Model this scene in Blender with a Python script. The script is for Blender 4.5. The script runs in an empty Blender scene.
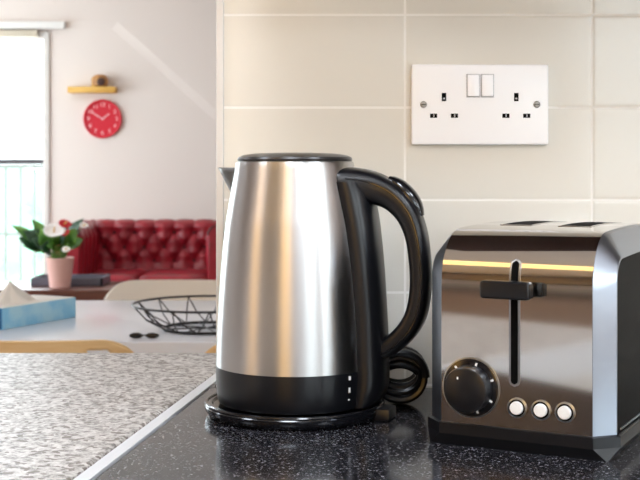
import bpy, bmesh, math, random
from mathutils import Vector, Matrix
random.seed(7)
C = bpy.context.scene.collection
PI = math.pi
sc = bpy.context.scene
CZ = 0.9            # height of the worktop
EYE = 1.135         # height of the camera

# ------------------------------------------------------------------ materials
def lin(c):
    return tuple((v/12.92 if v <= .04045 else ((v+.055)/1.055)**2.4) for v in [x/255 for x in c])
def nt(name):
    m = bpy.data.materials.new(name); m.use_nodes = True
    t = m.node_tree
    return m, t, t.nodes['Principled BSDF']
def pm(name, c, rough=.5, metal=0, spec=.5, aniso=0, coat=0, noise=None, emit=None, sub=0, bump=None, trans=0):
    m, t, b = nt(name)
    col = (*lin(c), 1)
    b.inputs['Base Color'].default_value = col
    b.inputs['Roughness'].default_value = rough
    b.inputs['Metallic'].default_value = metal
    b.inputs['Specular IOR Level'].default_value = spec
    b.inputs['Coat Weight'].default_value = coat
    b.inputs['Anisotropic'].default_value = aniso
    if emit:
        b.inputs['Emission Color'].default_value = (*lin(emit[0]), 1)
        b.inputs['Emission Strength'].default_value = emit[1]
    if noise or bump:
        tc = t.nodes.new('ShaderNodeTexCoord')
        mp = t.nodes.new('ShaderNodeMapping'); t.links.new(tc.outputs['Object'], mp.inputs['Vector'])
    if noise:   # (scale xyz, colour2, lo, hi)
        mp.inputs['Scale'].default_value = noise[0]
        n = t.nodes.new('ShaderNodeTexNoise'); n.inputs['Scale'].default_value = 1; n.inputs['Detail'].default_value = 5
        t.links.new(mp.outputs[0], n.inputs['Vector'])
        r = t.nodes.new('ShaderNodeValToRGB')
        r.color_ramp.elements[0].position = noise[2]; r.color_ramp.elements[1].position = noise[3]
        r.color_ramp.elements[0].color = col; r.color_ramp.elements[1].color = (*lin(noise[1]), 1)
        t.links.new(n.outputs['Fac'], r.inputs[0]); t.links.new(r.outputs[0], b.inputs['Base Color'])
    if bump:    # (scale xyz, strength, distance)
        mp2 = t.nodes.new('ShaderNodeMapping'); t.links.new(tc.outputs['Object'], mp2.inputs['Vector'])
        mp2.inputs['Scale'].default_value = bump[0]
        n2 = t.nodes.new('ShaderNodeTexNoise'); n2.inputs['Scale'].default_value = 1; n2.inputs['Detail'].default_value = 3
        t.links.new(mp2.outputs[0], n2.inputs['Vector'])
        bu = t.nodes.new('ShaderNodeBump'); bu.inputs['Strength'].default_value = bump[1]; bu.inputs['Distance'].default_value = bump[2]
        t.links.new(n2.outputs['Fac'], bu.inputs['Height']); t.links.new(bu.outputs[0], b.inputs['Normal'])
    return m
def ramp(t, src, stops):
    r = t.nodes.new('ShaderNodeValToRGB'); e = r.color_ramp.elements
    while len(e) < len(stops): e.new(.5)
    for i, (p, c) in enumerate(stops):
        e[i].position = p; e[i].color = (*lin(c), 1)
    t.links.new(src, r.inputs[0]); return r
def mix(t, f, a, b):
    n = t.nodes.new('ShaderNodeMix'); n.data_type = 'RGBA'
    t.links.new(f, n.inputs[0])
    for s, i in ((a, 6), (b, 7)):
        if isinstance(s, tuple): n.inputs[i].default_value = (*lin(s), 1)
        else: t.links.new(s, n.inputs[i])
    return n.outputs[2]

def tile_material():
    m, t, b = nt('cream_tiles')
    tc = t.nodes.new('ShaderNodeTexCoord'); mp = t.nodes.new('ShaderNodeMapping')
    t.links.new(tc.outputs['Object'], mp.inputs['Vector'])
    mp.inputs['Rotation'].default_value = (-PI/2, 0, 0)          # (x, z) -> texture plane
    mp.inputs['Location'].default_value = (-.0919+2.02, -(CZ+.0026)+2.0, 0)
    # brick rows run along the wall
    sx = t.nodes.new('ShaderNodeSeparateXYZ'); t.links.new(tc.outputs['Object'], sx.inputs[0])
    cx = t.nodes.new('ShaderNodeCombineXYZ')
    ax = t.nodes.new('ShaderNodeMath'); ax.operation = 'ADD'; ax.inputs[1].default_value = -.0919+2.02
    az = t.nodes.new('ShaderNodeMath'); az.operation = 'ADD'; az.inputs[1].default_value = -(CZ+.0026)+2.0
    t.links.new(sx.outputs[0], ax.inputs[0]); t.links.new(sx.outputs[2], az.inputs[0])
    t.links.new(ax.outputs[0], cx.inputs[0]); t.links.new(az.outputs[0], cx.inputs[1])
    t.nodes.remove(mp)
    br = t.nodes.new('ShaderNodeTexBrick')
    br.offset = 0; br.squash = 1
    br.inputs['Scale'].default_value = 1
    br.inputs['Brick Width'].default_value = .202; br.inputs['Row Height'].default_value = .1
    br.inputs['Mortar Size'].default_value = .0014; br.inputs['Mortar Smooth'].default_value = .15
    br.inputs['Bias'].default_value = 0
    br.inputs['Color1'].default_value = (*lin((224, 220, 210)), 1)
    br.inputs['Color2'].default_value = (*lin((221, 217, 207)), 1)
    br.inputs['Mortar'].default_value = (*lin((240, 237, 231)), 1)
    t.links.new(cx.outputs[0], br.inputs['Vector'])
    t.links.new(br.outputs['Color'], b.inputs['Base Color'])
    br2 = t.nodes.new('ShaderNodeTexBrick'); br2.offset = 0
    for k in ('Scale', 'Brick Width', 'Row Height'): br2.inputs[k].default_value = br.inputs[k].default_value
    br2.inputs['Mortar Size'].default_value = .004; br2.inputs['Mortar Smooth'].default_value = 1
    t.links.new(cx.outputs[0], br2.inputs['Vector'])
    bu = t.nodes.new('ShaderNodeBump'); bu.invert = True; bu.inputs['Distance'].default_value = .0007; bu.inputs['Strength'].default_value = .3
    t.links.new(br2.outputs['Fac'], bu.inputs['Height']); t.links.new(bu.outputs[0], b.inputs['Normal'])
    ro = t.nodes.new('ShaderNodeMapRange'); ro.inputs[3].default_value = .16; ro.inputs[4].default_value = .7
    t.links.new(br.outputs['Fac'], ro.inputs[0]); t.links.new(ro.outputs[0], b.inputs['Roughness'])
    return m

def granite_black():
    m, t, b = nt('black_granite')
    tc = t.nodes.new('ShaderNodeTexCoord')
    v = t.nodes.new('ShaderNodeTexVoronoi'); v.inputs['Scale'].default_value = 760
    t.links.new(tc.outputs['Object'], v.inputs['Vector'])
    wn = t.nodes.new('ShaderNodeSeparateColor'); t.links.new(v.outputs['Color'], wn.inputs[0])
    r1 = ramp(t, wn.outputs[0], [(0, (12, 12, 14)), (.45, (24, 24, 28)), (.7, (46, 46, 53)), (.88, (84, 84, 92)), (.985, (140, 140, 146))])
    n = t.nodes.new('ShaderNodeTexNoise'); n.inputs['Scale'].default_value = 240; n.inputs['Detail'].default_value = 4
    t.links.new(tc.outputs['Object'], n.inputs['Vector'])
    r2 = ramp(t, n.outputs['Fac'], [(.45, (0, 0, 0)), (.62, (255, 255, 255))])
    sep = t.nodes.new('ShaderNodeSeparateColor'); t.links.new(r2.outputs[0], sep.inputs[0])
    t.links.new(mix(t, sep.outputs[0], r1.outputs[0], (16, 16, 19)), b.inputs['Base Color'])
    b.inputs['Roughness'].default_value = .13
    b.inputs['Specular IOR Level'].default_value = .5
    return m

def granite_light():
    m, t, b = nt('light_granite')
    tc = t.nodes.new('ShaderNodeTexCoord')
    n = t.nodes.new('ShaderNodeTexNoise'); n.inputs['Scale'].default_value = 140; n.inputs['Detail'].default_value = 6; n.inputs['Roughness'].default_value = .7
    t.links.new(tc.outputs['Object'], n.inputs['Vector'])
    r = ramp(t, n.outputs['Fac'], [(.32, (66, 62, 59)), (.42, (140, 135, 131)), (.50, (186, 182, 178)), (.64, (216, 213, 210))])
    v = t.nodes.new('ShaderNodeTexVoronoi'); v.inputs['Scale'].default_value = 230
    t.links.new(tc.outputs['Object'], v.inputs['Vector'])
    s = t.nodes.new('ShaderNodeSeparateColor'); t.links.new(v.outputs['Color'], s.inputs[0])
    r2 = ramp(t, s.outputs[0], [(.80, (0, 0, 0)), (.88, (255, 255, 255))])
    s2 = t.nodes.new('ShaderNodeSeparateColor'); t.links.new(r2.outputs[0], s2.inputs[0])
    t.links.new(mix(t, s2.outputs[0], r.outputs[0], (104, 94, 86)), b.inputs['Base Color'])
    b.inputs['Roughness'].default_value = .38
    return m

def brushed(name, c, rough, aniso, radial=False, rot=0, scale=(1, 1, 60), bstr=.05):
    m, t, b = nt(name)
    b.inputs['Base Color'].default_value = (*lin(c), 1); b.inputs['Metallic'].default_value = 1
    b.inputs['Roughness'].default_value = rough; b.inputs['Anisotropic'].default_value = aniso
    b.inputs['Anisotropic Rotation'].default_value = rot
    if radial:
        tg = t.nodes.new('ShaderNodeTangent'); tg.direction_type = 'RADIAL'; tg.axis = 'Z'
        t.links.new(tg.outputs[0], b.inputs['Tangent'])
    tc = t.nodes.new('ShaderNodeTexCoord'); mp = t.nodes.new('ShaderNodeMapping'); mp.inputs['Scale'].default_value = scale
    t.links.new(tc.outputs['Object'], mp.inputs['Vector'])
    n = t.nodes.new('ShaderNodeTexNoise'); n.inputs['Scale'].default_value = 1; n.inputs['Detail'].default_value = 3
    t.links.new(mp.outputs[0], n.inputs['Vector'])
    mr = t.nodes.new('ShaderNodeMapRange'); mr.inputs[1].default_value = .3; mr.inputs[2].default_value = .7
    mr.inputs[3].default_value = rough*.96; mr.inputs[4].default_value = rough*1.04
    t.links.new(n.outputs['Fac'], mr.inputs[0]); t.links.new(mr.outputs[0], b.inputs['Roughness'])
    return m

def glass_thin():
    m = bpy.data.materials.new('window_glass'); m.use_nodes = True; t = m.node_tree
    for n in list(t.nodes): t.nodes.remove(n)
    o = t.nodes.new('ShaderNodeOutputMaterial'); mx = t.nodes.new('ShaderNodeMixShader')
    tr = t.nodes.new('ShaderNodeBsdfTransparent'); gl = t.nodes.new('ShaderNodeBsdfGlossy'); gl.inputs['Roughness'].default_value = .02
    tr.inputs[0].default_value = (.97, .985, .98, 1)
    mx.inputs[0].default_value = .06
    t.links.new(tr.outputs[0], mx.inputs[1]); t.links.new(gl.outputs[0], mx.inputs[2]); t.links.new(mx.outputs[0], o.inputs[0])
    return m

M = dict(
    tiles=tile_material(), black_granite=granite_black(), light_granite=granite_light(), glass=glass_thin(),
    wall=pm('warm_white_paint', (228, 217, 211), .8, bump=((60, 60, 60), .05, .001)),
    kwall=pm('taupe_paint', (190, 183, 177), .8),
    ceil=pm('white_ceiling_paint', (236, 230, 224), .85),
    floor=pm('oak_floor', (156, 144, 132), .45, noise=((3, 30, 1), (134, 120, 106), .35, .65)),
    white=pm('white_gloss_paint', (238, 237, 235), .35),
    plaster=pm('white_socket_plastic', (252, 252, 254), .25),
    grey_frame=pm('grey_window_frame', (84, 82, 86), .5),
    frame=pm('pale_window_frame', (214, 210, 206), .5),
    steel=brushed('brushed_steel', (188, 187, 186), .33, .8, True, .25, (2, 2, 2)),
    steel_plain=pm('polished_steel', (205, 204, 203), .16, 1),
    toast=pm('toaster_steel', (204, 202, 200), .075, 1, bump=((6, 6, 6), .02, .004)),
    screw=pm('dull_screw', (150, 146, 140), .45, 1),
    spout=pm('spout_steel', (122, 120, 118), .3, 1),
    chrome=pm('chrome_rim', (160, 167, 178), .3, 1),
    alu=pm('aluminium_strip', (226, 229, 233), .35, .3),
    trim=pm('tile_trim_metal', (212, 210, 207), .45, .3),
    black=pm('black_plastic', (14, 15, 19), .3, spec=.42),
    black_gloss=pm('black_gloss_plastic', (15, 16, 20), .14, spec=.55),
    black_matte=pm('black_rubber', (14, 14, 16), .55),
    side=pm('black_textured_side', (7, 7, 7), .55, spec=.1, bump=((900, 900, 900), .6, .0008)),
    lid=pm('dark_lid_plastic', (42, 39, 38), .28),
    dark=pm('dark_recess', (4, 4, 4), .8, spec=.08),
    mark=pm('pale_print', (225, 225, 225), .5),
    button=pm('pale_grey_button', (224, 223, 222), .3, coat=.3),
    leather=pm('oxblood_leather', (158, 28, 44), .36, noise=((9, 9, 9), (126, 18, 34), .35, .65), bump=((70, 70, 70), .12, .003)),
    leather_dark=pm('dark_leather_button', (70, 9, 20), .4),
    clock=pm('red_clock', (204, 20, 46), .4),
    clock_pale=pm('pale_pink_print', (244, 196, 200), .5),
    yellow=pm('yellow_wood', (226, 180, 92), .5, noise=((4, 40, 40), (206, 156, 70), .4, .65)),
    ornament=pm('golden_brown_wood', (186, 136, 80), .6, noise=((40, 40, 40), (150, 100, 56), .4, .65)),
    tan=pm('tan_plywood', (234, 198, 146), .45, noise=((8, 8, 50), (224, 182, 126), .4, .7)),
    cream=pm('cream_chair', (246, 236, 222), .4),
    table=pm('white_glossy_tabletop', (226, 230, 240), .18),
    mahogany=pm('dark_brown_wood', (112, 66, 52), .3, noise=((3, 40, 40), (84, 44, 36), .35, .7)),
    slate=pm('slate_grey', (98, 96, 108), .4),
    pot=pm('pink_ceramic', (232, 184, 174), .5),
    soil=pm('soil', (58, 42, 30), .9),
    leaf=pm('dark_green_leaf', (70, 120, 44), .4, noise=((16, 16, 16), (122, 170, 70), .4, .65)),
    leaf2=pm('deep_green_leaf', (30, 66, 36), .4),
    petal=pm('white_petal', (250, 247, 244), .5),
    red_petal=pm('red_petal', (206, 28, 44), .35),
    blue=pm('light_blue_card', (148, 214, 247), .5, noise=((14, 14, 14), (184, 230, 250), .45, .62)),
    blue_dark=pm('deep_blue_card', (30, 110, 160), .5),
    tissue=pm('white_tissue', (244, 238, 230), .8),
    wire=pm('black_wire', (26, 25, 27), .4, .3),
    blind=pm('beige_blind', (206, 196, 178), .7),
    rail=pm('grey_green_rail', (112, 120, 115), .6),
    foliage=pm('pale_foliage', (100, 138, 116), .7, noise=((3, 3, 3), (124, 160, 136), .4, .6)),
    brown_cup=pm('dark_brown_cupboard', (72, 42, 34), .4, noise=((2, 2, 30), (58, 32, 26), .4, .6)),
    grey_cup=pm('grey_brown_cupboard', (104, 94, 88), .4),
    oak=pm('taupe_fronts', (146, 126, 112), .45),
    warm_tube=pm('warm_ceiling_lamp', (255, 226, 180), .5, emit=((255, 208, 130), 1.9)),
    fill_lamp=pm('fill_lamp_diffuser', (255, 250, 242), .5, emit=((234, 243, 255), 24)),  # unseen ceiling lights added to brighten both rooms
    warm=pm('warm_glow_panel', (255, 220, 160), .5, emit=((255, 192, 82), 2.3)),  # glow of added wall panels, for the kettle's yellow bands
)

# ------------------------------------------------------------------ mesh helpers
class MB:
    def __init__(s): s.bm = bmesh.new()
    def box(s, lo, hi, bev=0, seg=2, rot=None, at=None):
        t = bmesh.new(); bmesh.ops.create_cube(t, size=1)
        c = [(a+b)/2 for a, b in zip(lo, hi)]; d = [b-a for a, b in zip(lo, hi)]
        for v in t.verts: v.co = Vector((v.co.x*d[0], v.co.y*d[1], v.co.z*d[2]))
        if bev: bmesh.ops.bevel(t, geom=t.edges[:], offset=bev, segments=seg, profile=.6, affect='EDGES')
        mt = Matrix.Translation(c)
        if rot is not None: mt = mt @ rot.to_4x4()
        if at is not None: mt = at @ mt
        return s.add(t, mt)
    def add(s, t, mt=None):
        if mt is not None: bmesh.ops.transform(t, matrix=mt, verts=t.verts[:])
        me = bpy.data.meshes.new('tmp'); t.to_mesh(me); t.free()
        s.bm.from_mesh(me); bpy.data.meshes.remove(me); return s
    def rings(s, rings, closed=True, cap0=True, cap1=True, loop=False):
        vs = [[s.bm.verts.new(p) for p in r] for r in rings]
        n = len(vs[0]); R = len(vs)
        for i in range(R if loop else R-1):
            a, b = vs[i], vs[(i+1) % R]
            for j in range(n if closed else n-1):
                k = (j+1) % n
                try: s.bm.faces.new((a[j], a[k], b[k], b[j]))
                except ValueError: pass
        if closed and not loop:
            if cap0: s.bm.faces.new(vs[0][::-1])
            if cap1: s.bm.faces.new(vs[-1])
        return s
    def lathe(s, prof, n=48, c=(0, 0, 0), cap0=True, cap1=True, mt=None):
        rr = [[(c[0]+r*math.cos(2*PI*j/n), c[1]+r*math.sin(2*PI*j/n), c[2]+z) for j in range(n)] for r, z in prof]
        if mt is not None: rr = [[mt @ Vector(p) for p in r] for r in rr]
        return s.rings(rr, True, cap0, cap1)
    def tube(s, pts, r, n=8, loop=False, ry=None):
        P = [Vector(p) for p in pts]; N = len(P); out = []
        up = None
        for i in range(N):
            a = P[(i-1) % N] if (loop or i) else P[0]; b = P[(i+1) % N] if (loop or i < N-1) else P[-1]
            t = (b-a).normalized()
            if up is None:
                up = Vector((0, 0, 1)) if abs(t.z) < .9 else Vector((1, 0, 0))
            u = (up - t*up.dot(t)).normalized(); w = t.cross(u); up = u
            rad = r[i] if isinstance(r, (list, tuple)) else r
            out.append([P[i] + u*rad*math.cos(2*PI*j/n) + w*rad*math.sin(2*PI*j/n) for j in range(n)])
        return s.rings(out, True, loop=loop)
    def prism(s, poly, vec):
        a = [Vector(p) for p in poly]; v = Vector(vec)
        return s.rings([a, [p+v for p in a]])
    def grid(s, f, nu, nv):
        vs = [[s.bm.verts.new(f(i/nu, j/nv)) for j in range(nv+1)] for i in range(nu+1)]
        for i in range(nu):
            for j in range(nv):
                s.bm.faces.new((vs[i][j], vs[i+1][j], vs[i+1][j+1], vs[i][j+1]))
        return s
    def build(s, name, mat, parent=None, loc=(0, 0, 0), rotz=0, smooth=True, angle=35, bevel=0, sub=0, solid=0):
        bmesh.ops.recalc_face_normals(s.bm, faces=s.bm.faces[:])
        me = bpy.data.meshes.new(name); s.bm.to_mesh(me); s.bm.free()
        o = bpy.data.objects.new(name, me); C.objects.link(o)
        o.location = loc; o.rotation_euler = (0, 0, rotz)
        if parent is not None: o.parent = parent
        me.materials.append(mat)
        if solid:
            m = o.modifiers.new('s', 'SOLIDIFY'); m.thickness = solid; m.offset = 0
        if bevel:
            m = o.modifiers.new('b', 'BEVEL'); m.width = bevel; m.segments = 2; m.limit_method = 'ANGLE'; m.angle_limit = math.radians(40)
        if sub:
            m = o.modifiers.new('u', 'SUBSURF'); m.levels = sub; m.render_levels = sub
        if smooth:
            for p in me.polygons: p.use_smooth = True
            if not sub: me.set_sharp_from_angle(angle=math.radians(angle))
        return o
def thing(name, label, cat, loc=(0, 0, 0), rotz=0, group=None):
    o = bpy.data.objects.new(name, None); C.objects.link(o); o.empty_display_size = .05
    o.location = loc; o.rotation_euler = (0, 0, rotz)
    o['label'] = label; o['category'] = cat
    if group: o['group'] = group
    return o
def tag(o, label, cat, group=None):
    o['label'] = label; o['category'] = cat
    if group: o['group'] = group
    return o
def struct(o): o['kind'] = 'structure'; return o
def catmull(pts, k=8, loop=False):
    P = [Vector(p) for p in pts]; n = len(P); out = []
    for i in range(n if loop else n-1):
        if loop: a, b, c, d = P[(i-1) % n], P[i], P[(i+1) % n], P[(i+2) % n]
        else: a, b, c, d = P[max(i-1, 0)], P[i], P[i+1], P[min(i+2, n-1)]
        for q in range(k):
            t = q/k
            out.append(.5*((2*b)+(c-a)*t+(2*a-5*b+4*c-d)*t*t+(3*b-a-3*c+d)*t**3))
    if not loop: out.append(P[-1])
    return out
def text_mesh(txt, size, mat, name, parent, mt):
    cu = bpy.data.curves.new(name, 'FONT'); cu.body = txt; cu.size = size; cu.align_x = 'CENTER'; cu.align_y = 'CENTER'; cu.extrude = .0006
    o = bpy.data.objects.new('tmp_text', cu); C.objects.link(o)
    dg = bpy.context.evaluated_depsgraph_get(); me = bpy.data.meshes.new_from_object(o.evaluated_get(dg))
    bpy.data.objects.remove(o); bm = bmesh.new(); bm.from_mesh(me); bpy.data.meshes.remove(me)
    bmesh.ops.transform(bm, matrix=mt, verts=bm.verts[:]); return bm

# ------------------------------------------------------------------ room shell
XL, XR, YF, YB, H = -3.9, 2.4, -2.3, 9.2, 2.55
struct(MB().box((XL-.2, YF-.2, -.1), (XR+.2, YB+.2, 0)).build('floor', M['floor'], smooth=False))
struct(MB().box((XL-.2, YF-.2, H), (XR+.2, YB+.2, H+.1)).build('ceiling', M['ceil'], smooth=False))
W1 = (-3.35, -2.115, .08, 2.15)     # window in the far wall: x0 x1 z0 z1
def wall_y(name, y0, y1, x0, x1, op, mat):
    b = MB()
    if op:
        a, c, z0, z1 = op
        b.box((x0, y0, 0), (a, y1, H)); b.box((c, y0, 0), (x1, y1, H))
        b.box((a, y0, 0), (c, y1, z0)); b.box((a, y0, z1), (c, y1, H))
    else: b.box((x0, y0, 0), (x1, y1, H))
    return struct(b.build(name, mat, smooth=False))
wall_y('wall_back', YB, YB+.16, XL-.2, XR+.2, W1, M['wall'])
W3 = (1.0, 2.3, 1.0, 2.15)
wall_y('wall_front', YF-.16, YF, XL-.2, XR+.2, W3, M['kwall'])
W2 = (5.0, 8.8, .35, 2.2)          # unseen window added in the left wall to light the dining room: y0 y1 z0 z1
b = MB(); a, c, z0, z1 = W2
for lo, hi in (((XL-.16, YF, 0), (XL, a, H)), ((XL-.16, c, 0), (XL, YB, H)), ((XL-.16, a, 0), (XL, c, z0)), ((XL-.16, a, z1), (XL, c, H))): b.box(lo, hi)
struct(b.build('wall_left', M['wall'], smooth=False))
W4 = (-1.65, -.35, 1.0, 2.15)      # unseen window added in the right wall for bluish reflections: y0 y1 z0 z1
b = MB(); a, c, z0, z1 = W4
for lo, hi in (((XR, YF, 0), (XR+.16, a, H)), ((XR, c, 0), (XR+.16, YB, H)), ((XR, a, 0), (XR+.16, c, z0)), ((XR, a, z1), (XR+.16, c, H))): b.box(lo, hi)
struct(b.build('wall_right', M['wall'], smooth=False))
TW = -.108                          # free end of the tiled wall
YT = 1.297                          # its tiled face
struct(MB().box((TW, YT, 0), (XR, YT+.12, H)).build('wall_tiled', M['tiles'], smooth=False))
struct(MB().box((TW-.004, YT-.004, CZ+.0005), (TW+.004, YT+.002, H-.001), .001).box((TW-.004, YT, CZ+.0005), (TW-.0005, YT+.02, H-.001)).build('trim_1', M['trim'], smooth=False))
# boxed-in bulkhead with a sloping edge on the far wall
def bx(px): return (px-320)/1200*YB
def bz(py): return EYE-(py-170)/1200*YB
front = [(XL+.001, bz(22)), (bx(118), bz(22)), (bx(290), bz(176)), (XR-.001, bz(176)), (XR-.001, H-.001), (XL+.001, H-.001)]
back = [(XL+.001, bz(29)), (bx(112), bz(29)), (bx(283), bz(182)), (XR-.001, bz(182)), (XR-.001, H-.001), (XL+.001, H-.001)]
b = MB(); b.rings([[(x, YB-.001, z) for x, z in back], [(x, YB-.016, z) for x, z in front]])
struct(b.build('trim_2', M['wall'], smooth=False))

def window(name, x0, x1, z0, z1, y, fr, bars, mat, along='x', depth=.06):
    e = bpy.data.objects.new(name, None); C.objects.link(e); struct(e)
    def bb(b, u0, u1, w0, w1, d0, d1, bev=.004):
        if along == 'x': b.box((u0, y+d0, w0), (u1, y+d1, w1), bev)
        else: b.box((y+d0, u0, w0), (y+d1, u1, w1), bev)
    b = MB()
    bb(b, x0, x0+fr, z0, z1, -depth/2, depth/2); bb(b, x1-fr, x1, z0, z1, -depth/2, depth/2)
    bb(b, x0, x1, z0, z0+fr, -depth/2, depth/2); bb(b, x0, x1, z1-fr, z1, -depth/2, depth/2)
    b.build('window_frame', mat, e)
    for kind, p, w in bars:
        b = MB()
        if kind == 'h': bb(b, x0+fr, x1-fr, p-w/2, p+w/2, -depth/2+.005, depth/2-.005)
        else: bb(b, p-w/2, p+w/2, z0+fr, z1-fr, -depth/2+.005, depth/2-.005)
        b.build('glazing_bar', M['grey_frame'], e)
    b = MB(); bb(b, x0+fr, x1-fr, z0+fr, z1-fr, -.003, .003, 0)
    b.build('pane', M['glass'], e, smooth=False)
    return e
window('window_1', W1[0], W1[1], W1[2], W1[3], YB+.05, .012, [('h', bz(161.5), .04)], M['frame'])
window('added_window_2', W2[0], W2[1], W2[2], W2[3], XL-.08, .05, [('v', 6.2, .05), ('v', 7.5, .05)], M['frame'], 'y')
window('window_3', W3[0], W3[1], W3[2], W3[3], YF-.08, .05, [('v', 1.65, .05)], M['frame'])
window('added_window_4', W4[0], W4[1], W4[2], W4[3], XR+.08, .05, [('v', -1.0, .05)], M['frame'], 'y')
# architrave of the far window
b = MB(); b.box((W1[1], YB-.02, .0), (W1[1]+.042, YB-.0005, W1[3]+.04), .004); b.box((W1[0]-.04, YB-.02, W1[3]), (W1[1]-.0005, YB-.0005, W1[3]+.04), .004)
b.box((W1[0]-.04, YB-.02, 0), (W1[0], YB-.0005, W1[3]-.0005), .004)
struct(b.build('trim_3', M['frame']))
struct(MB().box((XL+.001, YB-.075, bz(29.5)), (bx(66), YB-.0165, bz(22.5)), .006).build('trim_40', M['white']))
# worktop supports (low walls)
def sx(y): return -.122+(y-1.369)*.1395            # line of the joint strip
struct(MB().prism([(sx(.75)+.03, .76, 0), (XR, .76, 0), (XR, YT-.001, 0), (sx(YT)+.03, YT-.001, 0)], (0, 0, CZ-.04)).build('trim_30', M['white'], smooth=False))
struct(MB().prism([(-1.5, .36, 0), (sx(.36)-.02, .36, 0), (sx(1.45)-.02, 1.45, 0), (-1.5, 1.45, 0)], (0, 0, CZ-.04)).build('trim_31', M['white'], smooth=False))
# kitchen side behind the camera, seen only in reflections
struct(MB().box((-3.6, YF+.001, 0), (-2.1, YF+.6, .86), .004).build('trim_4', M['oak']))
struct(MB().box((-3.6, YF+.001, .86), (-2.1, YF+.62, .90), .004).build('trim_5', M['black_granite']))
struct(MB().box((-3.6, YF+.001, 1.42), (-1.6, YF+.36, 2.3), .004).build('trim_6', M['grey_cup']))
struct(MB().box((XL+.001, .6, 0), (XL+.05, 1.4, 2.1), .004).build('door_1', M['oak']))
struct(MB().box((TW+.02, YT-.33, 1.44), (XR-.002, YT-.001, 2.2), .003).build('trim_20', M['brown_cup']))
q = Matrix.Translation((-1.25, -.45, H-.03)) @ Matrix.Rotation(math.radians(-47), 4, 'Z')
struct(MB().box((-.8, -.27, -.03), (.8, .27, .0295), .01, at=q).build('trim_21', M['warm_tube']))  # unseen lamp, shaped for the yellow line reflected in the toaster
# unseen glowing wall panels and ceiling lights, added for reflections and fill
def glow_panel(n, lo, hi): struct(MB().box(lo, hi, .01).build(n, M['warm']))
glow_panel('trim_8', (XL+.001, -1.5, 1.25), (XL+.06, -.35, 2.2))
glow_panel('trim_7', (-1.25, YF+.001, 1.0), (-.35, YF+.06, 2.2))
n = 8
for (x, y, R) in ((-.2, .0, .27), (1.3, -.2, .27), (.5, -1.4, .27), (-1.7, .6, .24), (-1.4, 4.6, .16), (1.3, 6.0, .16), (-2.9, 2.9, .16), (-3.0, 7.4, .14)):
    n += 1
    struct(MB().lathe([(R, 0), (R, -.03), (R-.02, -.035)], 40, (x, y, H-.0005)).build('trim_%d' % n, M['fill_lamp']))

# ------------------------------------------------------------------ worktops
b = MB()
st = .013
pl = [(sx(.74)+st, .74), (XR-.002, .74), (XR-.002, YT-.001), (sx(YT)+st, YT-.001)]
b.prism([(x, y, CZ-.04) for x, y in pl], (0, 0, .04))
tag(b.build('worktop', M['black_granite'], smooth=False, bevel=.002), 'polished black granite worktop with pale flecks under the kettle', 'worktop')
struct(MB().prism([(sx(YT)+st, YT-.0009, CZ-.04), (TW-.006, YT-.0009, CZ-.04), (TW-.006, YT+.12, CZ-.04), (sx(YT+.12)+st, YT+.12, CZ-.04)], (0, 0, .04)).build('trim_50', M['black_granite'], smooth=False))
pen = thing('worktop', 'pale grey speckled granite worktop at left with bright metal edge strip', 'worktop', (0, 0, CZ))
pl = [(-1.6, .30), (sx(.30), .30), (sx(1.525), 1.525), (-1.6, 1.525)]
b = MB().prism([(x, y, -.04) for x, y in pl], (0, 0, .043))
b.build('slab', M['light_granite'], pen, smooth=False, bevel=.004)
b = MB().prism([(sx(.30)+.0005, .30, -.038), (sx(.30)+st-.0005, .30, -.038), (sx(1.41)+st-.0005, 1.41, -.038), (sx(1.41)+.0005, 1.41, -.038)], (0, 0, .0395))
b.build('edge_strip', M['alu'], pen, smooth=False)

# ------------------------------------------------------------------ socket
so = thing('wall_socket', 'white double wall socket with two rocker switches on cream tiles', 'socket', (.1719, YT, 1.2053))
b = MB().box((-.0735, -.009, -.0432), (.0735, -.0002, .0432), .0025, 3); b.build('faceplate', M['plaster'], so)
for sg in (-1, 1):
    b = MB(); b.box((sg*.0076-.0062, -.0125, .0086), (sg*.0076+.0062, -.0085, .0318), .0012, 2, Matrix.Rotation(math.radians(-3), 3, 'X'))
    k = b.build('rocker_switch', M['plaster'], so)
    MB().box((sg*.0076-.0072, -.0093, .0076), (sg*.0076+.0072, -.0088, .0328), .0002).build('switch_surround', pm('grey_gap', (190, 190, 194), .6) if sg < 0 else bpy.data.materials['grey_gap'], so)
    xc = sg*.0388
    b = MB(); b.box((xc-.0024, -.0093, .0036), (xc+.0024, -.0088, .0124), .0002)
    for q in (-.0112, .0112): b.box((xc+q-.0038, -.0093, -.0143), (xc+q+.0038, -.0088, -.0098), .0002)
    b.build('pin_holes', M['dark'], so)
    b = MB(); b.box((xc-.0012, -.0096, .0056), (xc+.0012, -.0091, .0072), .0001)
    for q in (-.0112, .0112): b.box((xc+q-.0004, -.0096, -.0136), (xc+q+.0008, -.0091, -.0105), .0001)
    b.build('pin_shutter', bpy.data.materials['grey_gap'], so)
    R = Matrix.Translation((sg*.0608, -.009, 0)) @ Matrix.Rotation(PI/2, 4, 'X')
    sw = MB().lathe([(.0037, 0), (.0037, .0008), (.0028, .0016), (.0002, .0018)], 20, mt=R).build('screw', M['screw'], so)
    MB().box((sg*.0608-.0026, -.0112, -.0004), (sg*.0608+.0026, -.0106, .0004)).build('screw_slot', M['dark'], sw)

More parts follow.
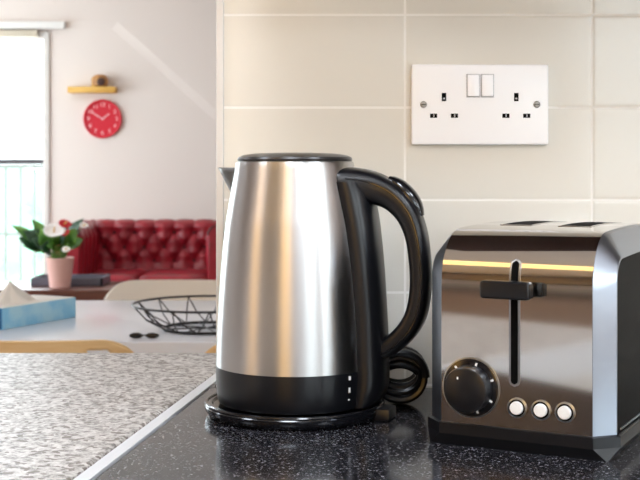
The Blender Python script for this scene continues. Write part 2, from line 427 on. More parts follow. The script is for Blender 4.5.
# ------------------------------------------------------------------ kettle
KA = math.radians(18)
KX, KY = -.0243, 1.16
base = thing('kettle_stand', 'round black powered stand under the steel kettle', 'kettle stand', (KX, KY, CZ), -KA)
b = MB().lathe([(.080, 0), (.084, .002), (.0862, .006), (.0868, .0095), (.0850, .0120), (.0800, .0122), (.0785, .0105), (.03, .0105)], 72)
b.build('base_plate', M['black_gloss'], base)
b = MB().tube([(.0852*math.cos(2*PI*i/72), .0852*math.sin(2*PI*i/72), .0118) for i in range(72)], .0016, 8, True)
b.build('rim_ring', M['black_gloss'], base)
b = MB().box((.070, -.014, .0005), (.098, .014, .0118), .003); b.build('cord_outlet', M['black'], base)

ket = thing('kettle', 'brushed stainless steel electric kettle with black handle and lid', 'kettle', (KX, KY, CZ+.0122), -KA)
dz = -.0122
def krad(z):   # body radius by height above the worktop
    P = [(.040, .0762), (.060, .0757), (.085, .0748), (.11, .0735), (.135, .0718), (.16, .0696), (.185, .0668), (.205, .0632), (.22, .0607), (.235, .0582), (.242, .0572)]
    if z <= P[0][0]: return P[0][1]
    for (a, ra), (c, rc) in zip(P, P[1:]):
        if z <= c: return ra+(rc-ra)*(z-a)/(c-a)
    return P[-1][1]
zs = [.0480+i*(.2405-.0480)/40 for i in range(41)]
prof = [(krad(z), z+dz) for z in zs]+[(.0567, .2425+dz), (.0555, .2432+dz), (.0500, .2432+dz)]
MB().lathe(prof, 96).build('body', M['steel'], ket)
bd = MB().lathe([(.0700, .0124+dz), (.0735, .0135+dz), (.0745, .0165+dz), (.0757, .030+dz), (.0762, .0400+dz), (.0762, .0480+dz), (.0700, .0480+dz)], 96).build('bottom_band', M['black'], ket)
# printed level marks and lamp by the spine
for (zz, hh, nm) in ((.0435, .0036, 'level_mark'), (.0325, .0046, 'level_mark'), (.0235, .0014, 'level_mark')):
    az = -math.radians(29.5)
    rr = (.0745+min(.0135, zz-.0165)*.09+max(0, zz-.030)*.05)
    mt = Matrix.Rotation(az, 4, 'Z') @ Matrix.Translation((rr, 0, zz+dz))
    MB().box((-.0006, -.0011, -hh/2), (.0007, .0011, hh/2), .0003, at=mt).build(nm, M['mark'], bd)
# lid
ld = MB().lathe([(.0548, .2433+dz), (.0556, .2452+dz), (.0548, .2472+dz), (.0500, .2494+dz), (.040, .2508+dz), (.020, .2516+dz), (.0005, .2518+dz)], 72).build('lid', M['lid'], ket)
# spout: a V shaped steel lip opposite the handle
def spr(z, q, inset):
    f = (z-.203)/(.2372-.203); tip = krad(z)-.003+f*.0245
    hw = .004+f*.022
    xs = []
    for k in range(13):
        u = -1+2*k/12
        yy = u*(hw-inset)
        xx = tip-inset-(tip-inset-(krad(z)*math.cos(math.asin(min(.99, abs(hw)/krad(z))))-.004))*abs(u)**1.15
        xs.append((-xx, yy, z+dz))
    return xs
b = MB(); b.rings([spr(.203+i*(.2372-.203)/8, 0, 0) for i in range(9)], closed=False)
b.build('spout', M['spout'], ket, solid=.0018)
# black spine on the back of the body
rg = []
for i in range(25):
    z = .014+(.224-.014)*i/24
    R = krad(z) if z > .04 else .0745+(z-.0165)*.07
    pro = .0165*min(1, .25+(z-.010)/.02)
    if z > .22: pro *= max(.3, 1-(z-.22)/.02)
    hw = .0275+.0035*max(0, (z-.1)/.13)
    x0 = R*.90; x1 = R+pro
    sec = []
    xe = R*math.cos(math.asin(hw/R))
    for k in range(21):
        u = -1+2*k/20
        yy = hw*math.copysign(abs(math.sin(u*PI/2))**.85, u)
        xx = xe-.001+(x1-xe)*(max(0, math.cos(u*PI/2)))**.7+.001
        sec.append((xx, yy, z+dz))
    sec += [(x0-.012, hw*.8, z+dz), (x0-.012, -hw*.8, z+dz)]
    rg.append(sec)
MB().rings(rg).build('spine', M['black'], ket, angle=50)
# loop handle: (image-plane derived real path) r from the axis, z above the worktop, half thickness, half width
HP = [(.040, .2205, .0175, .0335), (.054, .2210, .0170, .0295), (.068, .2200, .0162, .0235), (.082, .2170, .0148, .0190), (.0985, .2090, .0128, .0165), (.1125, .1940, .0112, .0155), (.1205, .1740, .0100, .0150),
      (.1240, .1500, .0095, .0150), (.1246, .1240, .0094, .0150), (.1205, .1010, .0094, .0150), (.1110, .0840, .0094, .0150), (.0960, .0700, .0090, .0145), (.0800, .0610, .0082, .014), (.070, .0565, .007, .013)]
cp = catmull([(r, 0, z) for r, z, t, w in HP], 6)
th = catmull([(t, w, 0) for r, z, t, w in HP], 6)
rg = []
for i, p in enumerate(cp):
    a = cp[max(i-1, 0)]; c = cp[min(i+1, len(cp)-1)]; t = (c-a).normalized()
    nn = Vector((t.z, 0, -t.x)); nn = -nn if False else nn
    ht, hw = th[i].x, th[i].y
    sec = []
    for j in range(24):
        an = 2*PI*j/24; ca, sa = math.cos(an), math.sin(an)
        u = math.copysign(abs(ca)**.62, ca); v = math.copysign(abs(sa)**.62, sa)
        sec.append(p+nn*(u*ht)+Vector((0, v*hw, 0))+Vector((0, 0, dz)))
    rg.append(sec)
hd = MB().rings(rg).build('handle', M['black'], ket, angle=60)
# seam line along the handle's near side
seam = []
for i, p in enumerate(cp[8:-6]):
    a = cp[i+7]; c = cp[i+9]; t = (c-a).normalized(); nn = Vector((-t.z, 0, t.x))
    seam.append(p+nn*(th[i+8].x*.35)+Vector((0, -th[i+8].y*.97, dz)))
MB().tube(seam, .0009, 6).build('seam', M['black_gloss'], hd)
# switch button on the corner of the handle
rg = []
K = 10
for q in range(K+1):
    f = 20.5+q*1.15
    i = int(f); fr = f-i
    p = cp[i].lerp(cp[i+1], fr); t = (cp[i+2]-cp[i-1]).normalized(); nn = Vector((-t.z, 0, t.x))
    if nn.x+nn.z < 0: nn = -nn
    e = math.sin(PI*(.08+.84*q/K))**.5
    ht = th[i].x
    sec = []
    for j in range(16):
        an = 2*PI*j/16
        sec.append(p+nn*(ht-.002+.0085*e*math.sin(an)*(1 if math.sin(an) > 0 else .6))+Vector((0, .0105*e*math.copysign(abs(math.cos(an))**.7, math.cos(an)), dz)))
    rg.append(sec)
MB().rings(rg).build('switch_button', M['black_gloss'], hd, angle=60)
# coiled cord standing behind the kettle
pts = []
cxx, cyy, czz = .0800, 1.205, CZ+.0292
T = 9
for k in range(T*28+1):
    a = 2*PI*k/28; f = (k/28)/T
    w = .5-.5*math.cos(2*PI*f*1.5)
    rx = .0250-.0056*w; rz = .0254-.0150*w
    zz = czz+rz*math.sin(a)+(.0004*math.sin(a*3+f*9))
    pts.append((cxx+rx*math.cos(a), cyy-.015+.031*f, max(zz, CZ+.0042)))
cd = tag(MB().tube(pts, .0041, 8).build('power_cord', M['black'], None), 'black power cord coiled in a ring between kettle and toaster', 'cord')

# ------------------------------------------------------------------ toaster
TA = math.radians(28)
A = Vector((.0999, 1.033))
u_ = Vector((math.cos(TA), -math.sin(TA)))
o2 = A+u_*.0705
toa = thing('toaster', 'two slot stainless steel toaster with black base beside the kettle', 'toaster', (o2.x, o2.y, CZ), -TA)
L = .255; HW = .0655
def prof2(ins=0, drop=0, fr=.044, fh=.0455):
    """outline in (depth, height) of the rounded body"""
    s0, s1 = ins, L-ins; zt = .1835-drop; z0 = .0195
    zb = zt-fh
    P = [(s0, z0), (s0, .06), (s0, .10), (s0, zb)]
    for k in range(1, 11):
        a = PI/2*k/10
        P.append((s0+fr*(1-math.cos(a)), zb+fh*math.sin(a)))
    for k in range(1, 8):
        f = k/8
        P.append((s0+fr+(s1-s0-2*fr)*f, zt+.0022*math.sin(PI*f)))
    for k in range(10, -1, -1):
        a = PI/2*k/10
        P.append((s1-fr*(1-math.cos(a)), zb+fh*math.sin(a)))
    P += [(s1, .10), (s1, .06), (s1, z0)]
    return P
pf = prof2()
MB().rings([[(x, s, z) for s, z in pf] for x in (-HW, HW)], cap0=True, cap1=True).build('shell', M['toast'], toa, angle=30)
for sg in (-1, 1):
    b = MB()
    p0, p1, p2, p3 = prof2(.0005, .0003), prof2(.003, .0015), prof2(.0165, .0200, .020, .020), prof2(.018, .0215, .019, .019)
    b.rings([[(sg*(HW+.0001), s, z) for s, z in p0], [(sg*(HW+.003), s, z) for s, z in p1], [(sg*(HW+.0155), s, z) for s, z in p2], [(sg*(HW+.0158), s, z) for s, z in p3], [(sg*(HW+.0060), s, z) for s, z in p3]], cap0=False, cap1=False)
    b.build('side_rim', M['chrome'], toa, angle=25)
    q = prof2(.0178, .0213, .019, .019)
    b = MB().rings([[(sg*(HW+.006), s, z) for s, z in q], [(sg*(HW+.0148), s, z) for s, z in q]])
    b.build('side_panel', M['side'], toa, angle=30, bevel=.001)
    b = MB().box((sg*(HW+.0150)-.0006, .03, .0205), (sg*(HW+.0150)+.0008, L-.03, .0225), .0004); b.build('side_trim', M['chrome'], toa)
# base: chamfered above, tapering to a square foot
def octo(xo, s0, s1, ch, z):
    return [(-xo+ch, s0, z), (xo-ch, s0, z), (xo, s0+ch, z), (xo, s1-ch, z), (xo-ch, s1, z), (-xo+ch, s1, z), (-xo, s1-ch, z), (-xo, s0+ch, z)]
b = MB().rings([octo(.0775, .002, L-.004, .0012, 0), octo(.0845, -.0025, L+.0025, .0178, .0098), octo(.0845, -.0025, L+.0025, .0178, .0188), octo(.0825, -.0008, L+.001, .0178, .0196)])
b.build('base', M['black'], toa, smooth=False)
# two bread slots with raised rims
for xc in (-.027, .027):
    def deck(x0, x1, s0, s1, h):
        rg = []
        for k in range(13):
            q = s0+(s1-s0)*k/12; z = .1835+.0022*math.sin(PI*(q-.044)/(L-.088))
            rg.append([(x0, q, z+h), (x1, q, z+h), (x1, q, z-.002), (x0, q, z-.002)])
        return rg
    sl = MB().rings(deck(xc-.0135, xc+.0135, .085, .190, .0002)).build('bread_slot', M['dark'], toa)
    b = MB()
    for q in ((xc-.0150, xc-.0135, .083, .192), (xc+.0135, xc+.0150, .083, .192), (xc-.0135, xc+.0135, .083, .085), (xc-.0135, xc+.0135, .190, .192)): b.rings(deck(*q, .0004))
    b.build('slot_rim', M['toast'], sl)
# lever slot, lever
lx = 0
def fy(z):   # depth of the front face at height z
    if z <= .138: return 0
    return .044*(1-math.sqrt(max(0, 1-((z-.138)/(.1835-.138))**2)))
def strip(x0, x1, za, zb, off, nn=16):
    b = MB(); rg = []
    for k in range(nn+1):
        z = za+(zb-za)*k/nn; y = fy(z)
        e = 1.0
        d = min(z-za, zb-z); hw = (x1-x0)/2
        if d < hw: e = math.sqrt(max(.02, 1-((hw-d)/hw)**2))
        c = (x0+x1)/2
        rg.append([(c-hw*e, y-off, z), (c+hw*e, y-off, z), (c+hw*e, y+.001, z), (c-hw*e, y+.001, z)])
    return b.rings(rg)
strip(-.0048, .0048, .0545, .1605, .0006, 90).build('slot_surround', M['chrome'], toa)
strip(-.0030, .0030, .0565, .1590, .0010, 90).build('lever_slot', M['dark'], toa)
lv = MB().box((-.0225, -.0240, .1290), (.0202, -.0120, .1440), .0035, 3).build('lever', M['black'], toa)
MB().box((-.0040, -.0125, .1325), (.0040, .002, .1405), .001).build('lever_stem', M['black'], lv)
b = MB()
b.box((-.0195, -.0130, .1300), (.0186, -.0065, .1430), .003, 3)
b.build('lever_back', M['black_gloss'], lv)
for k in range(4):
    MB().box((.0150, -.0225+.0036*k, .1305), (.0208 if k < 3 else .0192, -.0212+.0036*k, .1425), .0006).build('grip_rib', M['black_gloss'], lv)
# dial
RX = Matrix.Rotation(PI/2, 4, 'X')
dx, dzl = -.0385, .0505
mt = Matrix.Translation((dx, -.0002, dzl)) @ RX
dl = MB().lathe([(.0245, 0), (.0245, .0012), (.0228, .0018), (.002, .0018)], 56, mt=mt).build('dial', M['black_gloss'], toa)
MB().lathe([(.0258, 0), (.0258, .0009), (.0246, .0011), (.0244, .0006)], 56, mt=mt).build('dial_ring', M['chrome'], dl)
MB().lathe([(.0196, .0012), (.0194, .0130), (.0188, .0148), (.0170, .0158), (.004, .0156), (.0005, .0156)], 48, mt=mt).build('knob', M['black'], dl)
for an in (128, 75, 22, -28, -72):
    a = math.radians(an)
    m2 = Matrix.Translation((dx+.0208*math.cos(a), -.0021, dzl+.0208*math.sin(a))) @ Matrix.Rotation(-a, 4, 'Y')
    MB().box((-.0014, -.0003, -.0009), (.0014, .0003, .0009), .0001, at=m2).build('dial_mark', M['mark'], dl)
m2 = Matrix.Translation((dx-.006, -.0160, dzl+.010)); MB().box((-.0006, -.0003, -.001), (.0006, .0003, .001), at=m2).build('pointer_mark', M['mark'], dl)
# buttons
for bxx in (.0023, .0229, .0431):
    mt = Matrix.Translation((bxx, -.0002, .0372)) @ RX
    bt = MB().lathe([(.0056, .0008), (.0055, .0034), (.0048, .0041), (.0005, .0042)], 28, mt=mt).build('button', M['button'], toa)
    MB().lathe([(.0084, 0), (.0084, .0012), (.0072, .0016), (.0070, .0008)], 32, mt=mt, cap1=False).build('button_ring', M['chrome'], bt)
    MB().lathe([(.0071, 0), (.0071, .0009), (.0005, .0009)], 28, mt=mt).build('button_recess', M['dark'], bt)

# ------------------------------------------------------------------ dining table and what stands on it
TZ = .75
tb = thing('dining_table', 'white glossy dining table beyond the pale granite worktop', 'table', (-.55, 3.11, 0))
MB().box((-1.0, -.42, TZ-.045), (1.0, .44, TZ), .006, 3).build('tabletop', M['table'], tb)
for x in (-.92, .92):
    for y in (-.34, .36): MB().box((x-.03, y-.03, 0), (x+.03, y+.03, TZ-.045), .005).build('leg', M['white'], tb)

def chair(mat, label, loc, rotz, hole=None, top=.80):
    t = thing('dining_chair', label, 'chair', loc, rotz, 'dining chairs around the white table')
    # shell back: rounded panel leaning back, local -y is the back
    def outline(ins=0):
        P = []
        w, z0, z1, r = .225-ins, .45+ins, .80-ins, .085
        for cx_, cz_, a0 in ((w-r, z1-r, 0), (-w+r, z1-r, 90), (-w+.05, z0+.05, 180), (w-.05, z0+.05, 270)):
            rr = r if cz_ > .6 else .05
            for k in range(9):
                a = math.radians(a0+k*90/8); P.append((cx_+rr*math.cos(a), cz_+rr*math.sin(a)))
        return P
    def pos(x, z, off): return (x, -.20-(z-.45)*.16+x*x*.9+off, z)
    b = MB()
    NX, NZ = 36, 28
    w, z0, z1, r = .225, .45, top, .09
    def fpt(u, v):
        z = z0+(z1-z0)*v
        hw = w
        if z > z1-r: hw = w-r+math.sqrt(max(0, r*r-(z-(z1-r))**2))
        x = (-1+2*u)*hw
        return pos(x, z, 0)
    vs = [[b.bm.verts.new(fpt(i/NX, math.sin(j/NZ*PI/2))) for j in range(NZ+1)] for i in range(NX+1)]
    for i in range(NX):
        for j in range(NZ):
            z = z0+(z1-z0)*math.sin((j+.5)/NZ*PI/2)
            if hole is not None and abs((i+.5)/NX*.45-.225-hole) < .022 and z1-.042 < z < z1-.016: continue      # hand hole
            b.bm.faces.new((vs[i][j], vs[i+1][j], vs[i+1][j+1], vs[i][j+1]))
    b.build('backrest', mat, t, solid=.012, angle=50)
    b = MB(); rg = []
    for zz, e in ((.425, .97), (.43, 1), (.445, 1), (.45, .97)):
        P = []
        for k in range(40):
            a = 2*PI*k/40; ca, sa = math.cos(a), math.sin(a)
            P.append((.22*e*math.copysign(abs(ca)**.5, ca), .01+.215*e*math.copysign(abs(sa)**.5, sa), zz))
        rg.append(P)
    b.rings(rg).build('seat', mat, t)
    for x in (-1, 1):
        for y in (-1, 1):
            MB().tube([(x*.15, y*.15, .426), (x*.21, y*.20, 0)], [.014, .010], 10).build('leg', M['steel_plain'], t)
    return t
chair(M['tan'], 'tan wooden dining chair below the blue tissue box, back towards the worktop', (-.585, 2.69, 0), 0, .150, .787)
chair(M['tan'], 'tan wooden dining chair half hidden by the end of the tiled wall', (-.035, 2.69, 0), 0, .150, .787)
chair(M['cream'], 'cream dining chair on the far side of the white table', (-.45, 3.52, 0), PI, None, .79)

# wire basket
wb = thing('wire_basket', 'black wire fruit basket on the white table', 'basket', (-.273, 2.90, TZ))
def ring(R, z, dzf=0, n=64): return [(R*math.cos(2*PI*i/n), R*math.sin(2*PI*i/n), z) for i in range(n)]
MB().tube(ring(.178, .062), .0028, 8, True).build('rim', M['wire'], wb)
MB().tube(ring(.105, .0040), .0035, 8, True).build('base_ring', M['wire'], wb)
nW = 13
for k in range(nW):
    a = 2*PI*k/nW; a2 = 2*PI*(k+.5)/nW
    p0 = Vector((.178*math.cos(a), .178*math.sin(a), .062)); p1 = Vector((.105*math.cos(a2), .105*math.sin(a2), .004))
    a3 = 2*PI*(k+1)/nW; p2 = Vector((.178*math.cos(a3), .178*math.sin(a3), .062))
    mid = (p0+p1)/2+Vector((math.cos(a)*.006, math.sin(a)*.006, -.006))
    MB().tube([p0, mid, p1], .0016, 6).build('wire', M['wire'], wb)
    mid = (p2+p1)/2+Vector((math.cos(a3)*.006, math.sin(a3)*.006, -.006))
    MB().tube([p1, mid, p2], .0016, 6).build('wire', M['wire'], wb)
for k in range(4):
    a = PI*k/4+.3
    MB().tube([(.105*math.cos(a), .105*math.sin(a), .004), (-.105*math.cos(a), -.105*math.sin(a), .004)], .0016, 6).build('base_wire', M['wire'], wb)

# tissue box
p0 = Vector((-.639, 3.14)); p1 = Vector((-.764, 2.885)); dv = (p1-p0); Lb = dv.length; ang = math.atan2(dv.y, dv.x)
tx = thing('tissue_box', 'light blue tissue box with white tissue pulled up, on the white table', 'tissue box', (p0.x, p0.y, TZ), ang)
MB().box((0, -.14, 0), (Lb, 0, .052), .002).build('carton', M['blue'], tx)
MB().box((Lb-.0002, -.139, .001), (Lb+.0012, -.001, .051), .0004).build('end_panel', M['blue_dark'], tx)
MB().box((.002, -.138, .0518), (Lb-.002, -.002, .0528), .0004).build('top_panel', M['tissue'], tx)
b = MB(); rg = []
for k in range(9):
    f = k/8; rr = (1-f)**1.25
    P = []
    for j in range(28):
        a = 2*PI*j/28
        q = 1+.28*math.sin(5*a+f*2)*(1-f*.3)
        P.append((Lb*.58+.010*f+.062*rr*q*math.cos(a)+.001*math.cos(a), -.07+.040*rr*q*math.sin(a)+.001*math.sin(a), .052+.055*f+.008*math.sin(3*a)*f*(1-f)))
    rg.append(P)
b.rings(rg).build('tissue', M['tissue'], tx, angle=70)

# small black spectacles at the near edge of the table
gl = thing('eyeglasses', 'small black folded spectacles at the near edge of the white table', 'glasses', (-.402, 2.74, TZ)); gl.scale = (.56, .6, .36)
for x in (-.033, .033):
    rg = []
    b = MB(); pts = [(x+.026*math.cos(2*PI*i/28), .004, .0185+.0165*math.sin(2*PI*i/28)) for i in range(28)]
    b.tube(pts, .0022, 6, True); b.build('rim', M['black'], gl)
    MB().lathe([(.0005, -.0006), (.0245, -.0006), (.0245, .0006), (.0005, .0006)], 28, mt=Matrix.Translation((x, .004, .0185)) @ RX @ Matrix.Diagonal((1, .64, 1, 1))).build('lens', M['black_gloss'], gl)
MB().tube([(-.008, .004, .023), (0, .004, .026), (.008, .004, .023)], .002, 6).build('bridge', M['black'], gl)
for x, q in ((-.059, 1), (.059, -1)):
    MB().tube([(x, .004, .024), (x, .014, .024), (x+q*.06, .020+.003*q, .014), (x+q*.105, .021+.003*q, .0025)], .0018, 6).build('temple', M['black'], gl)

# ------------------------------------------------------------------ coffee table, tray, plant
ct = thing('coffee_table', 'dark brown wooden coffee table carrying the potted plant', 'table', (-1.68, 7.27, 0))
MB().box((-.72, -.27, .37), (.58, .27, .435), .006).build('tabletop', M['mahogany'], ct)
for x in (-.66, .52):
    for y in (-.22, .22): MB().box((x-.03, y-.03, 0), (x+.03, y+.03, .37), .004).build('leg', M['mahogany'], ct)
tr = thing('serving_tray', 'flat slate grey tray on the brown coffee table, behind the pink pot', 'tray', (-1.53, 7.36, .435))
MB().box((-.205, -.13, 0), (.215, .13, .012), .003).build('tray_base', M['slate'], tr)
b = MB(); b.box((-.212, -.137, .001), (-.204, .137, .05), .003); b.box((.206, -.137, .001), (.222, .137, .05), .003); b.box((-.212, -.137, .001), (.222, -.129, .05), .003); b.box((-.212, .129, .001), (.222, .137, .05), .003)
b.build('tray_rim', M['slate'], tr)

pp = thing('potted_plant', 'leafy green plant with white and red flowers in a pink pot', 'potted plant', (-1.545, 7.13, .435))
pot = MB().lathe([(.056, 0), (.060, .003), (.080, .165), (.083, .170), (.083, .180), (.077, .180), (.074, .165), (.070, .160)], 40, cap1=False).build('pot', M['pot'], pp)
MB().lathe([(.001, .163), (.073, .163)], 32, cap0=False, cap1=False).build('soil', M['soil'], pp)
def blade(b, base, tip, width, sag, nrm=None, n=10):
    base, tip = Vector(base), Vector(tip); d = tip-base
    side = d.cross(Vector((0, 0, 1)))
    if nrm is not None: side = d.cross(Vector(nrm))
    side.normalize(); up = side.cross(d).normalized()
    rg = []
    for k in range(n+1):
        f = k/n; w = width*max(.03, math.sin(PI*min(1, f**.75))**.9) if k < n else width*.02
        c = base+d*f+up*(sag*math.sin(PI*f))
        rg.append([c-side*w+up*w*.25, c-side*w*.5, c-up*w*.12, c+side*w*.5, c+side*w+up*w*.25])
    b.rings(rg, closed=False)
rl = random.Random(3)
leaves = []
spec = [((-.28, -.03, .345), .045), ((-.33, -.02, .445), .028), ((-.26, .0, .28), .03), ((-.24, -.03, .40), .05), ((-.20, .02, .49), .032), ((-.12, -.05, .42), .05),
        ((.17, -.02, .50), .04), ((.13, -.05, .42), .05), ((.15, .05, .33), .045), ((.06, -.10, .36), .06), ((-.06, -.11, .34), .06), ((.0, -.12, .28), .06), ((-.12, -.09, .27), .05), ((.10, -.09, .26), .05),
        ((-.15, .03, .26), .04), ((.02, .04, .44), .05), ((-.05, .07, .40), .05), ((.08, .08, .38), .05), ((-.18, -.06, .34), .045), ((.03, -.08, .42), .045)]
for i, (tip, w) in enumerate(spec):
    tip = Vector((tip[0]*.86, tip[1], .165+(tip[2]-.165)*.74)); w *= 1.15; a = Vector((tip.x*.12, tip.y*.12, .165)); mid = a.lerp(tip, .38)+Vector((0, 0, .02))
    b = MB(); blade(b, mid, tip, w*.92, .02, (rl.uniform(-.3, .3), -.75, .6))
    lf = b.build('leaf', M['leaf'] if i % 3 else M['leaf2'], pp, solid=.001, angle=80)
    MB().tube([a, a.lerp(mid, .5)+Vector((0, 0, .01)), mid], .003, 6).build('stem', M['leaf'], lf)
def flower(c, R, mat, nm, tilt):
    c = Vector(c)
    st0 = Vector((c.x*.15, c.y*.15, .165))
    b = MB(); mt = Matrix.Translation(c) @ Matrix.Rotation(tilt[0], 4, 'X') @ Matrix.Rotation(tilt[1], 4, 'Y')
    rg = []
    for k in range(6):
        f = k/5
        rg.append([mt @ Vector((R*f*math.cos(a)*(1.25 if math.cos(a) > 0 else 1), R*f*math.sin(a)*.8*(1-.15*math.cos(a)), R*.3*f*f)) for a in [2*PI*j/20 for j in range(20)]] if k else [mt @ Vector((.001*math.cos(2*PI*j/20), .001*math.sin(2*PI*j/20), 0)) for j in range(20)])
    b.rings(rg, True, True, False)
    fl = b.build(nm, mat, pp, solid=.0012, angle=80)
    MB().tube([c, c+(mt.to_3x3() @ Vector((.01, 0, R*.9)))], [.005, .003], 8).build('spadix', M['yellow'], fl)
    MB().tube([st0, (st0+c)/2+Vector((0, 0, .02)), c], .0028, 6).build('stem', M['leaf'], fl)
flower((-.015, -.10, .338), .058, M['petal'], 'white_flower', (.9, .1))
flower((.045, -.09, .382), .034, M['red_petal'], 'red_flower', (.9, .3))
flower((.150, -.05, .372), .022, M['petal'], 'white_flower', (1.0, .2))
flower((.062, -.13, .236), .022, M['petal'], 'white_flower', (1.1, 0))
flower((.055, -.10, .33), .026, M['red_petal'], 'red_flower', (1.0, -.4))

# ------------------------------------------------------------------ sofa
SX, SY = -1.165, 8.55           # centre of the inner back
IW = .425                        # half inner width
sf = thing('sofa', 'deep red buttoned leather sofa against the far wall', 'sofa', (SX, SY, 0))
ZS = .43; ZT = .755
rows = [(ZT-.065, .0), (ZT-.170, .5), (ZT-.265, .0)]
PX = .143
btn = []
for ri, (zz, off) in enumerate(rows):
    for k in range(-5, 6):
        x = (k+off)*PX-.02
        if abs(x) < IW+.03: btn.append((x, zz))
def tuft(x, z):
    d = 1.0
    for bx_, bz_ in btn:
        q = math.hypot((x-bx_), (z-bz_)*1.15)
        d = min(d, q)
    v = 1-math.exp(-(d/.042)**1.3)
    # diagonal creases joining neighbouring buttons
    cr = 0
    for (zz, off), (z2, o3) in zip(rows, rows[1:]):
        if min(zz, z2)-.001 <= z <= max(zz, z2)+.001:
            f = (zz-z)/(zz-z2)
            for sgn in (-.5, .5):
                xx = ((x+.02)/PX-off-sgn*f); xx -= round(xx)
                cr = max(cr, math.exp(-(xx*PX/.016)**2))
    if z > rows[0][0]:
        xx = ((x+.02)/PX-rows[0][1]); xx -= round(xx); cr = max(cr, .8*math.exp(-(xx*PX/.014)**2))
    if z < rows[2][0]:
        xx = ((x+.02)/PX-rows[2][1]); xx -= round(xx); cr = max(cr, .7*math.exp(-(xx*PX/.016)**2))
    return .048*v*(1-.5*cr)
def backpt(u, v):
    x = (-1+2*u)*(IW+.06)
    if v < .7:
        z = ZS-.06+(ZT-.03-(ZS-.06))*v/.7
        y = .02-tuft(x, z)-(.0)+(.03*(v/.7))
    else:
        a = (v-.7)/.3*PI*1.15
        sc_ = 1+.4*(tuft(x, ZT-.03+.02*math.sin(a))-.02)/.04
        R = .055
        y = .05-tuft(x, ZT-.03)*max(0, math.cos(a))+ (1-math.cos(a))*R*1.3
        z = ZT-.03+math.sin(a)*.045*sc_
    return (x, y, z)
MB().grid(backpt, 130, 90).build('backrest', M['leather'], sf, angle=80)
MB().box((-IW-.12, .05, .10), (IW+.12, .27, ZT-.05), .03, 3).build('back_frame', M['leather'], sf)
for x, z in btn:
    if abs(x) < IW:
        MB().lathe([(.0005, .008), (.008, .006), (.011, 0), (.010, -.004)], 14, mt=Matrix.Translation((x, .008+.03*(z-ZS+.06)/(ZT-.03-ZS+.06), z)) @ RX).build('button', M['leather_dark'], sf)
FY = -.62
for sg, nm in ((-1, 'arm'), (1, 'arm')):
    # scroll arm with vertical pleats on its inner face
    def armpt(u, v, sg=sg):
        y = .08+(FY-.08)*u
        pl = .5+.5*math.cos(u*PI*2*5)
        if v < .5:
            z = ZS-.08+(ZT-.05-(ZS-.08))*v/.5
            xin = IW+.0-.020*(1-pl**3)*min(1, (v/.5)*1.0+.2)*(1 if u < .96 else .4)
        else:
            a = (v-.5)/.5*PI*1.5
            R = .085
            z = ZT-.05-.02+R*math.sin(a)*.85+.02
            xin = IW+R-R*math.cos(a)*(1+.08*(1-pl**3))-.0
        return (sg*xin, y, z)
    am = MB().grid(armpt, 80, 40).build('arm', M['leather'], sf, angle=80)
    # front face of the arm: scroll on a post
    b = MB(); P = []
    for k in range(21):
        a = PI*(1-k/20)*1.0
        P.append((sg*(IW+.085+.085*math.cos(a)), FY-.004, ZT-.05+.0722*math.sin(a)))
    P += [(sg*(IW+.17), FY-.004, .10), (sg*(IW), FY-.004, .10)]
    b.prism(P, (0, .06, 0)); fp = b.build('arm_front', M['leather'], am, angle=30, bevel=.008)
    MB().tube([Vector(p)+Vector((-sg*.0, -.001, 0)) for p in P[:-2]]+[(sg*(IW+.165), FY-.005, .12)], .006, 6).build('piping', M['leather_dark'], am)
    MB().box((min(sg*(IW+.02), sg*(IW+.165)), FY+.05, .10), (max(sg*(IW+.02), sg*(IW+.165)), .25, ZT-.10), .01).build('arm_frame', M['leather'], am)
for sg in (-1, 1):
    def cush(u, v, sg=sg):
        return None
    b = MB(); x0, x1 = (-IW+.004, -.052) if sg < 0 else (-.048, IW-.004)
    cxm, hw = (x0+x1)/2, (x1-x0)/2
    rg = []
    for zz, e in ((ZS-.12, .95), (ZS-.10, 1.0), (ZS-.03, 1.0), (ZS-.008, .96), (ZS+.006, .80), (ZS+.012, .45), (ZS+.014, .05)):
        P = []
        for k in range(48):
            a = 2*PI*k/48; ca, sa = math.cos(a), math.sin(a)
            P.append((cxm+hw*e*math.copysign(abs(ca)**.25, ca), -.31+.315*e*math.copysign(abs(sa)**.25, sa), zz))
        rg.append(P)
    b.rings(rg).build('seat_cushion', M['leather'], sf, angle=80)
MB().box((-IW, FY+.02, .10), (IW, .06, ZS-.121), .012).build('seat_rail', M['leather'], sf)
for x in (-IW-.1, IW+.1):
    for y in (FY+.08, .18): MB().lathe([(.02, 0), (.03, .02), (.024, .06), (.03, .105)], 16, (x, y, 0)).build('foot', M['mahogany'], sf)

# ------------------------------------------------------------------ clock, shelf, ornament
ck = thing('wall_clock', 'round red wall clock with pale numerals below the yellow shelf', 'clock', (bx(103), YB-.0005, bz(119)))
RXm = RX
MB().lathe([(.146, 0), (.149, .010), (.147, .026), (.140, .030), (.134, .028), (.133, .020), (.001, .020)], 64, mt=RXm).build('case', M['clock'], ck)
for h in range(1, 13):
    a = PI/2-2*PI*h/12
    nb = MB(); nb.add(text_mesh(str(h), .044, None, 'n', None, Matrix.Translation((.108*math.cos(a), -.0212, .108*math.sin(a))) @ RXm))
    nb.build('numeral', M['clock_pale'], ck, smooth=False)
for an, ln, w in ((148, .085, .007), (38, .066, .008)):
    a = math.radians(an)
    MB().box((-.012, -.0245, -w/2), (ln, -.0225, w/2), .0005, at=Matrix.Rotation(-a, 4, 'Y')).build('clock_hand', M['clock_pale'], ck)
sh = tag(MB().box((bx(70.5), YB-.12, bz(93.5)), (bx(117.5), YB-.0005, bz(87.5)), .004).build('wall_shelf', M['yellow']), 'narrow yellow wooden wall shelf above the red clock', 'shelf')
on = thing('ornament', 'small golden brown ornament standing on the yellow wall shelf', 'ornament', (bx(101.5), YB-.06, bz(87.5)))
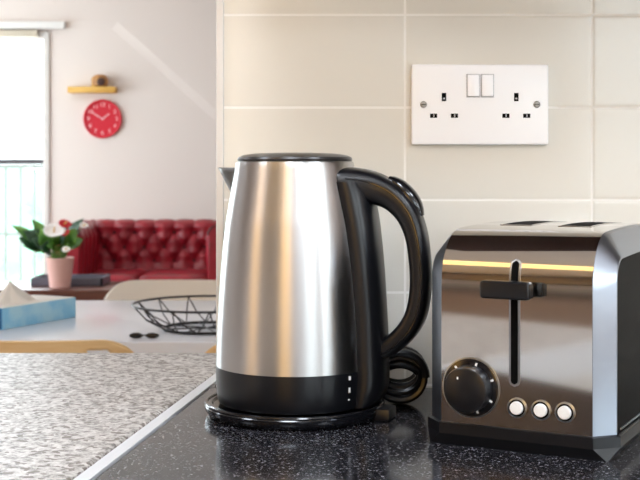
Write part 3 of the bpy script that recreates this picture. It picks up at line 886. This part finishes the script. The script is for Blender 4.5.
MB().lathe([(.040, 0), (.058, .012), (.064, .04), (.058, .072), (.042, .088), (.020, .094), (.0005, .095)], 28).build('ornament_body', M['ornament'], on)
MB().lathe([(.028, -.004), (.030, .002), (.022, .004), (.0005, .003)], 24, mt=Matrix.Translation((.016, -.060, .036)) @ RX).build('opening', M['brown_cup'], on)
MB().box((-.062, -.03, 0), (-.036, .0, .07), .008).build('side_post', M['yellow'], on)
# roller blind head above the far window
b = MB().box((W1[0]+.02, YB-.06, bz(37.5)), (bx(39), YB-.0205, bz(31)), .004)
tag(b.build('roller_blind', M['blind']), 'rolled-up beige blind across the top of the far window', 'blind')

# ------------------------------------------------------------------ outside the far window
br = thing('balcony_railing', 'pale green balcony railing outside the far window', 'railing', (-2.9, 10.6, 0))
def ox(px): return (px-320)/1200*10.6+2.9
MB().box((-1.2, -.02, 1.15), (1.0, .02, 1.185), .004).build('top_rail', M['rail'], br)
MB().box((-1.2, -.015, .555), (1.0, .015, .585), .004).build('bottom_rail', M['rail'], br)
tr_ = thing('tree', 'pale green treetop beyond the balcony railing', 'tree', (-5.2, 17.5, -2.0))
MB().tube([(0, 0, 0), (.1, 0, 1.0), (0, .1, 2.2)], [.16, .13, .07], 12).build('trunk', M['mahogany'], tr_)
tb_ = bmesh.new(); bmesh.ops.create_icosphere(tb_, subdivisions=5, radius=1)
rt = random.Random(5); cl = [Vector((rt.gauss(0, 1), rt.gauss(0, 1), rt.gauss(0, 1))).normalized() for _ in range(90)]
for v in tb_.verts:
    d = v.co.normalized(); k = max(d.dot(c) for c in cl); v.co = d*(1+.9*(k-.93)+rt.uniform(-.03, .03))*1.0
    v.co = Vector((v.co.x*2.4, v.co.y*1.4, v.co.z*1.25+1.9))
q = MB(); q.add(tb_); q.build('crown', M['foliage'], tr_, angle=20)
for px in (-96, -82, -68, -54, -40, -26, -12, 6, 21, 35, 50):
    x = ox(px); MB().box((x-.012, -.012, .0), (x+.012, .012, 1.15), .003).build('baluster', M['rail'], br)
struct(MB().box((-5.0, YB+.17, -.1), (-1.0, 11.2, -.001)).build('floor_balcony', M['ceil'], smooth=False))

# ------------------------------------------------------------------ light
w = bpy.data.worlds.new('World'); sc.world = w; w.use_nodes = True
bg = w.node_tree.nodes['Background']
bg.inputs[0].default_value = (.86, .94, 1.0, 1); bg.inputs[1].default_value = 6.5
def portal(loc, rot, sx_, sy_):
    l = bpy.data.lights.new('daylight_portal', 'AREA'); l.shape = 'RECTANGLE'; l.size = sx_; l.size_y = sy_; l.cycles.is_portal = True
    o = bpy.data.objects.new('daylight_portal', l); C.objects.link(o); o.location = loc; o.rotation_euler = rot
portal((XL-.17, (W2[0]+W2[1])/2, (W2[2]+W2[3])/2), (0, -PI/2, 0), W2[3]-W2[2], W2[1]-W2[0])
portal(((W1[0]+W1[1])/2, YB+.17, (W1[2]+W1[3])/2), (-PI/2, 0, 0), W1[1]-W1[0], W1[3]-W1[2])
portal(((W3[0]+W3[1])/2, YF-.17, (W3[2]+W3[3])/2), (PI/2, 0, 0), W3[1]-W3[0], W3[3]-W3[2])
portal((XR+.17, (W4[0]+W4[1])/2, (W4[2]+W4[3])/2), (0, PI/2, 0), W4[3]-W4[2], W4[1]-W4[0])

# ------------------------------------------------------------------ camera
cam = bpy.data.cameras.new('camera'); co = bpy.data.objects.new('camera', cam); C.objects.link(co)
co.location = (0, 0, EYE); co.rotation_euler = (PI/2, 0, 0)
cam.sensor_width = 36; cam.lens = 1200*36/640; cam.shift_y = -70/640; cam.clip_start = .02
cam.dof.use_dof = True; cam.dof.focus_distance = 1.04; cam.dof.aperture_fstop = 22
sc.camera = co
vs_ = sc.view_settings
vs_.view_transform = 'Standard'; vs_.look = 'None'; vs_.gamma = 1; vs_.use_curve_mapping = False; vs_.exposure = .42
sc.cycles.max_bounces = 8; sc.cycles.use_denoising = True; sc.cycles.sample_clamp_indirect = 8
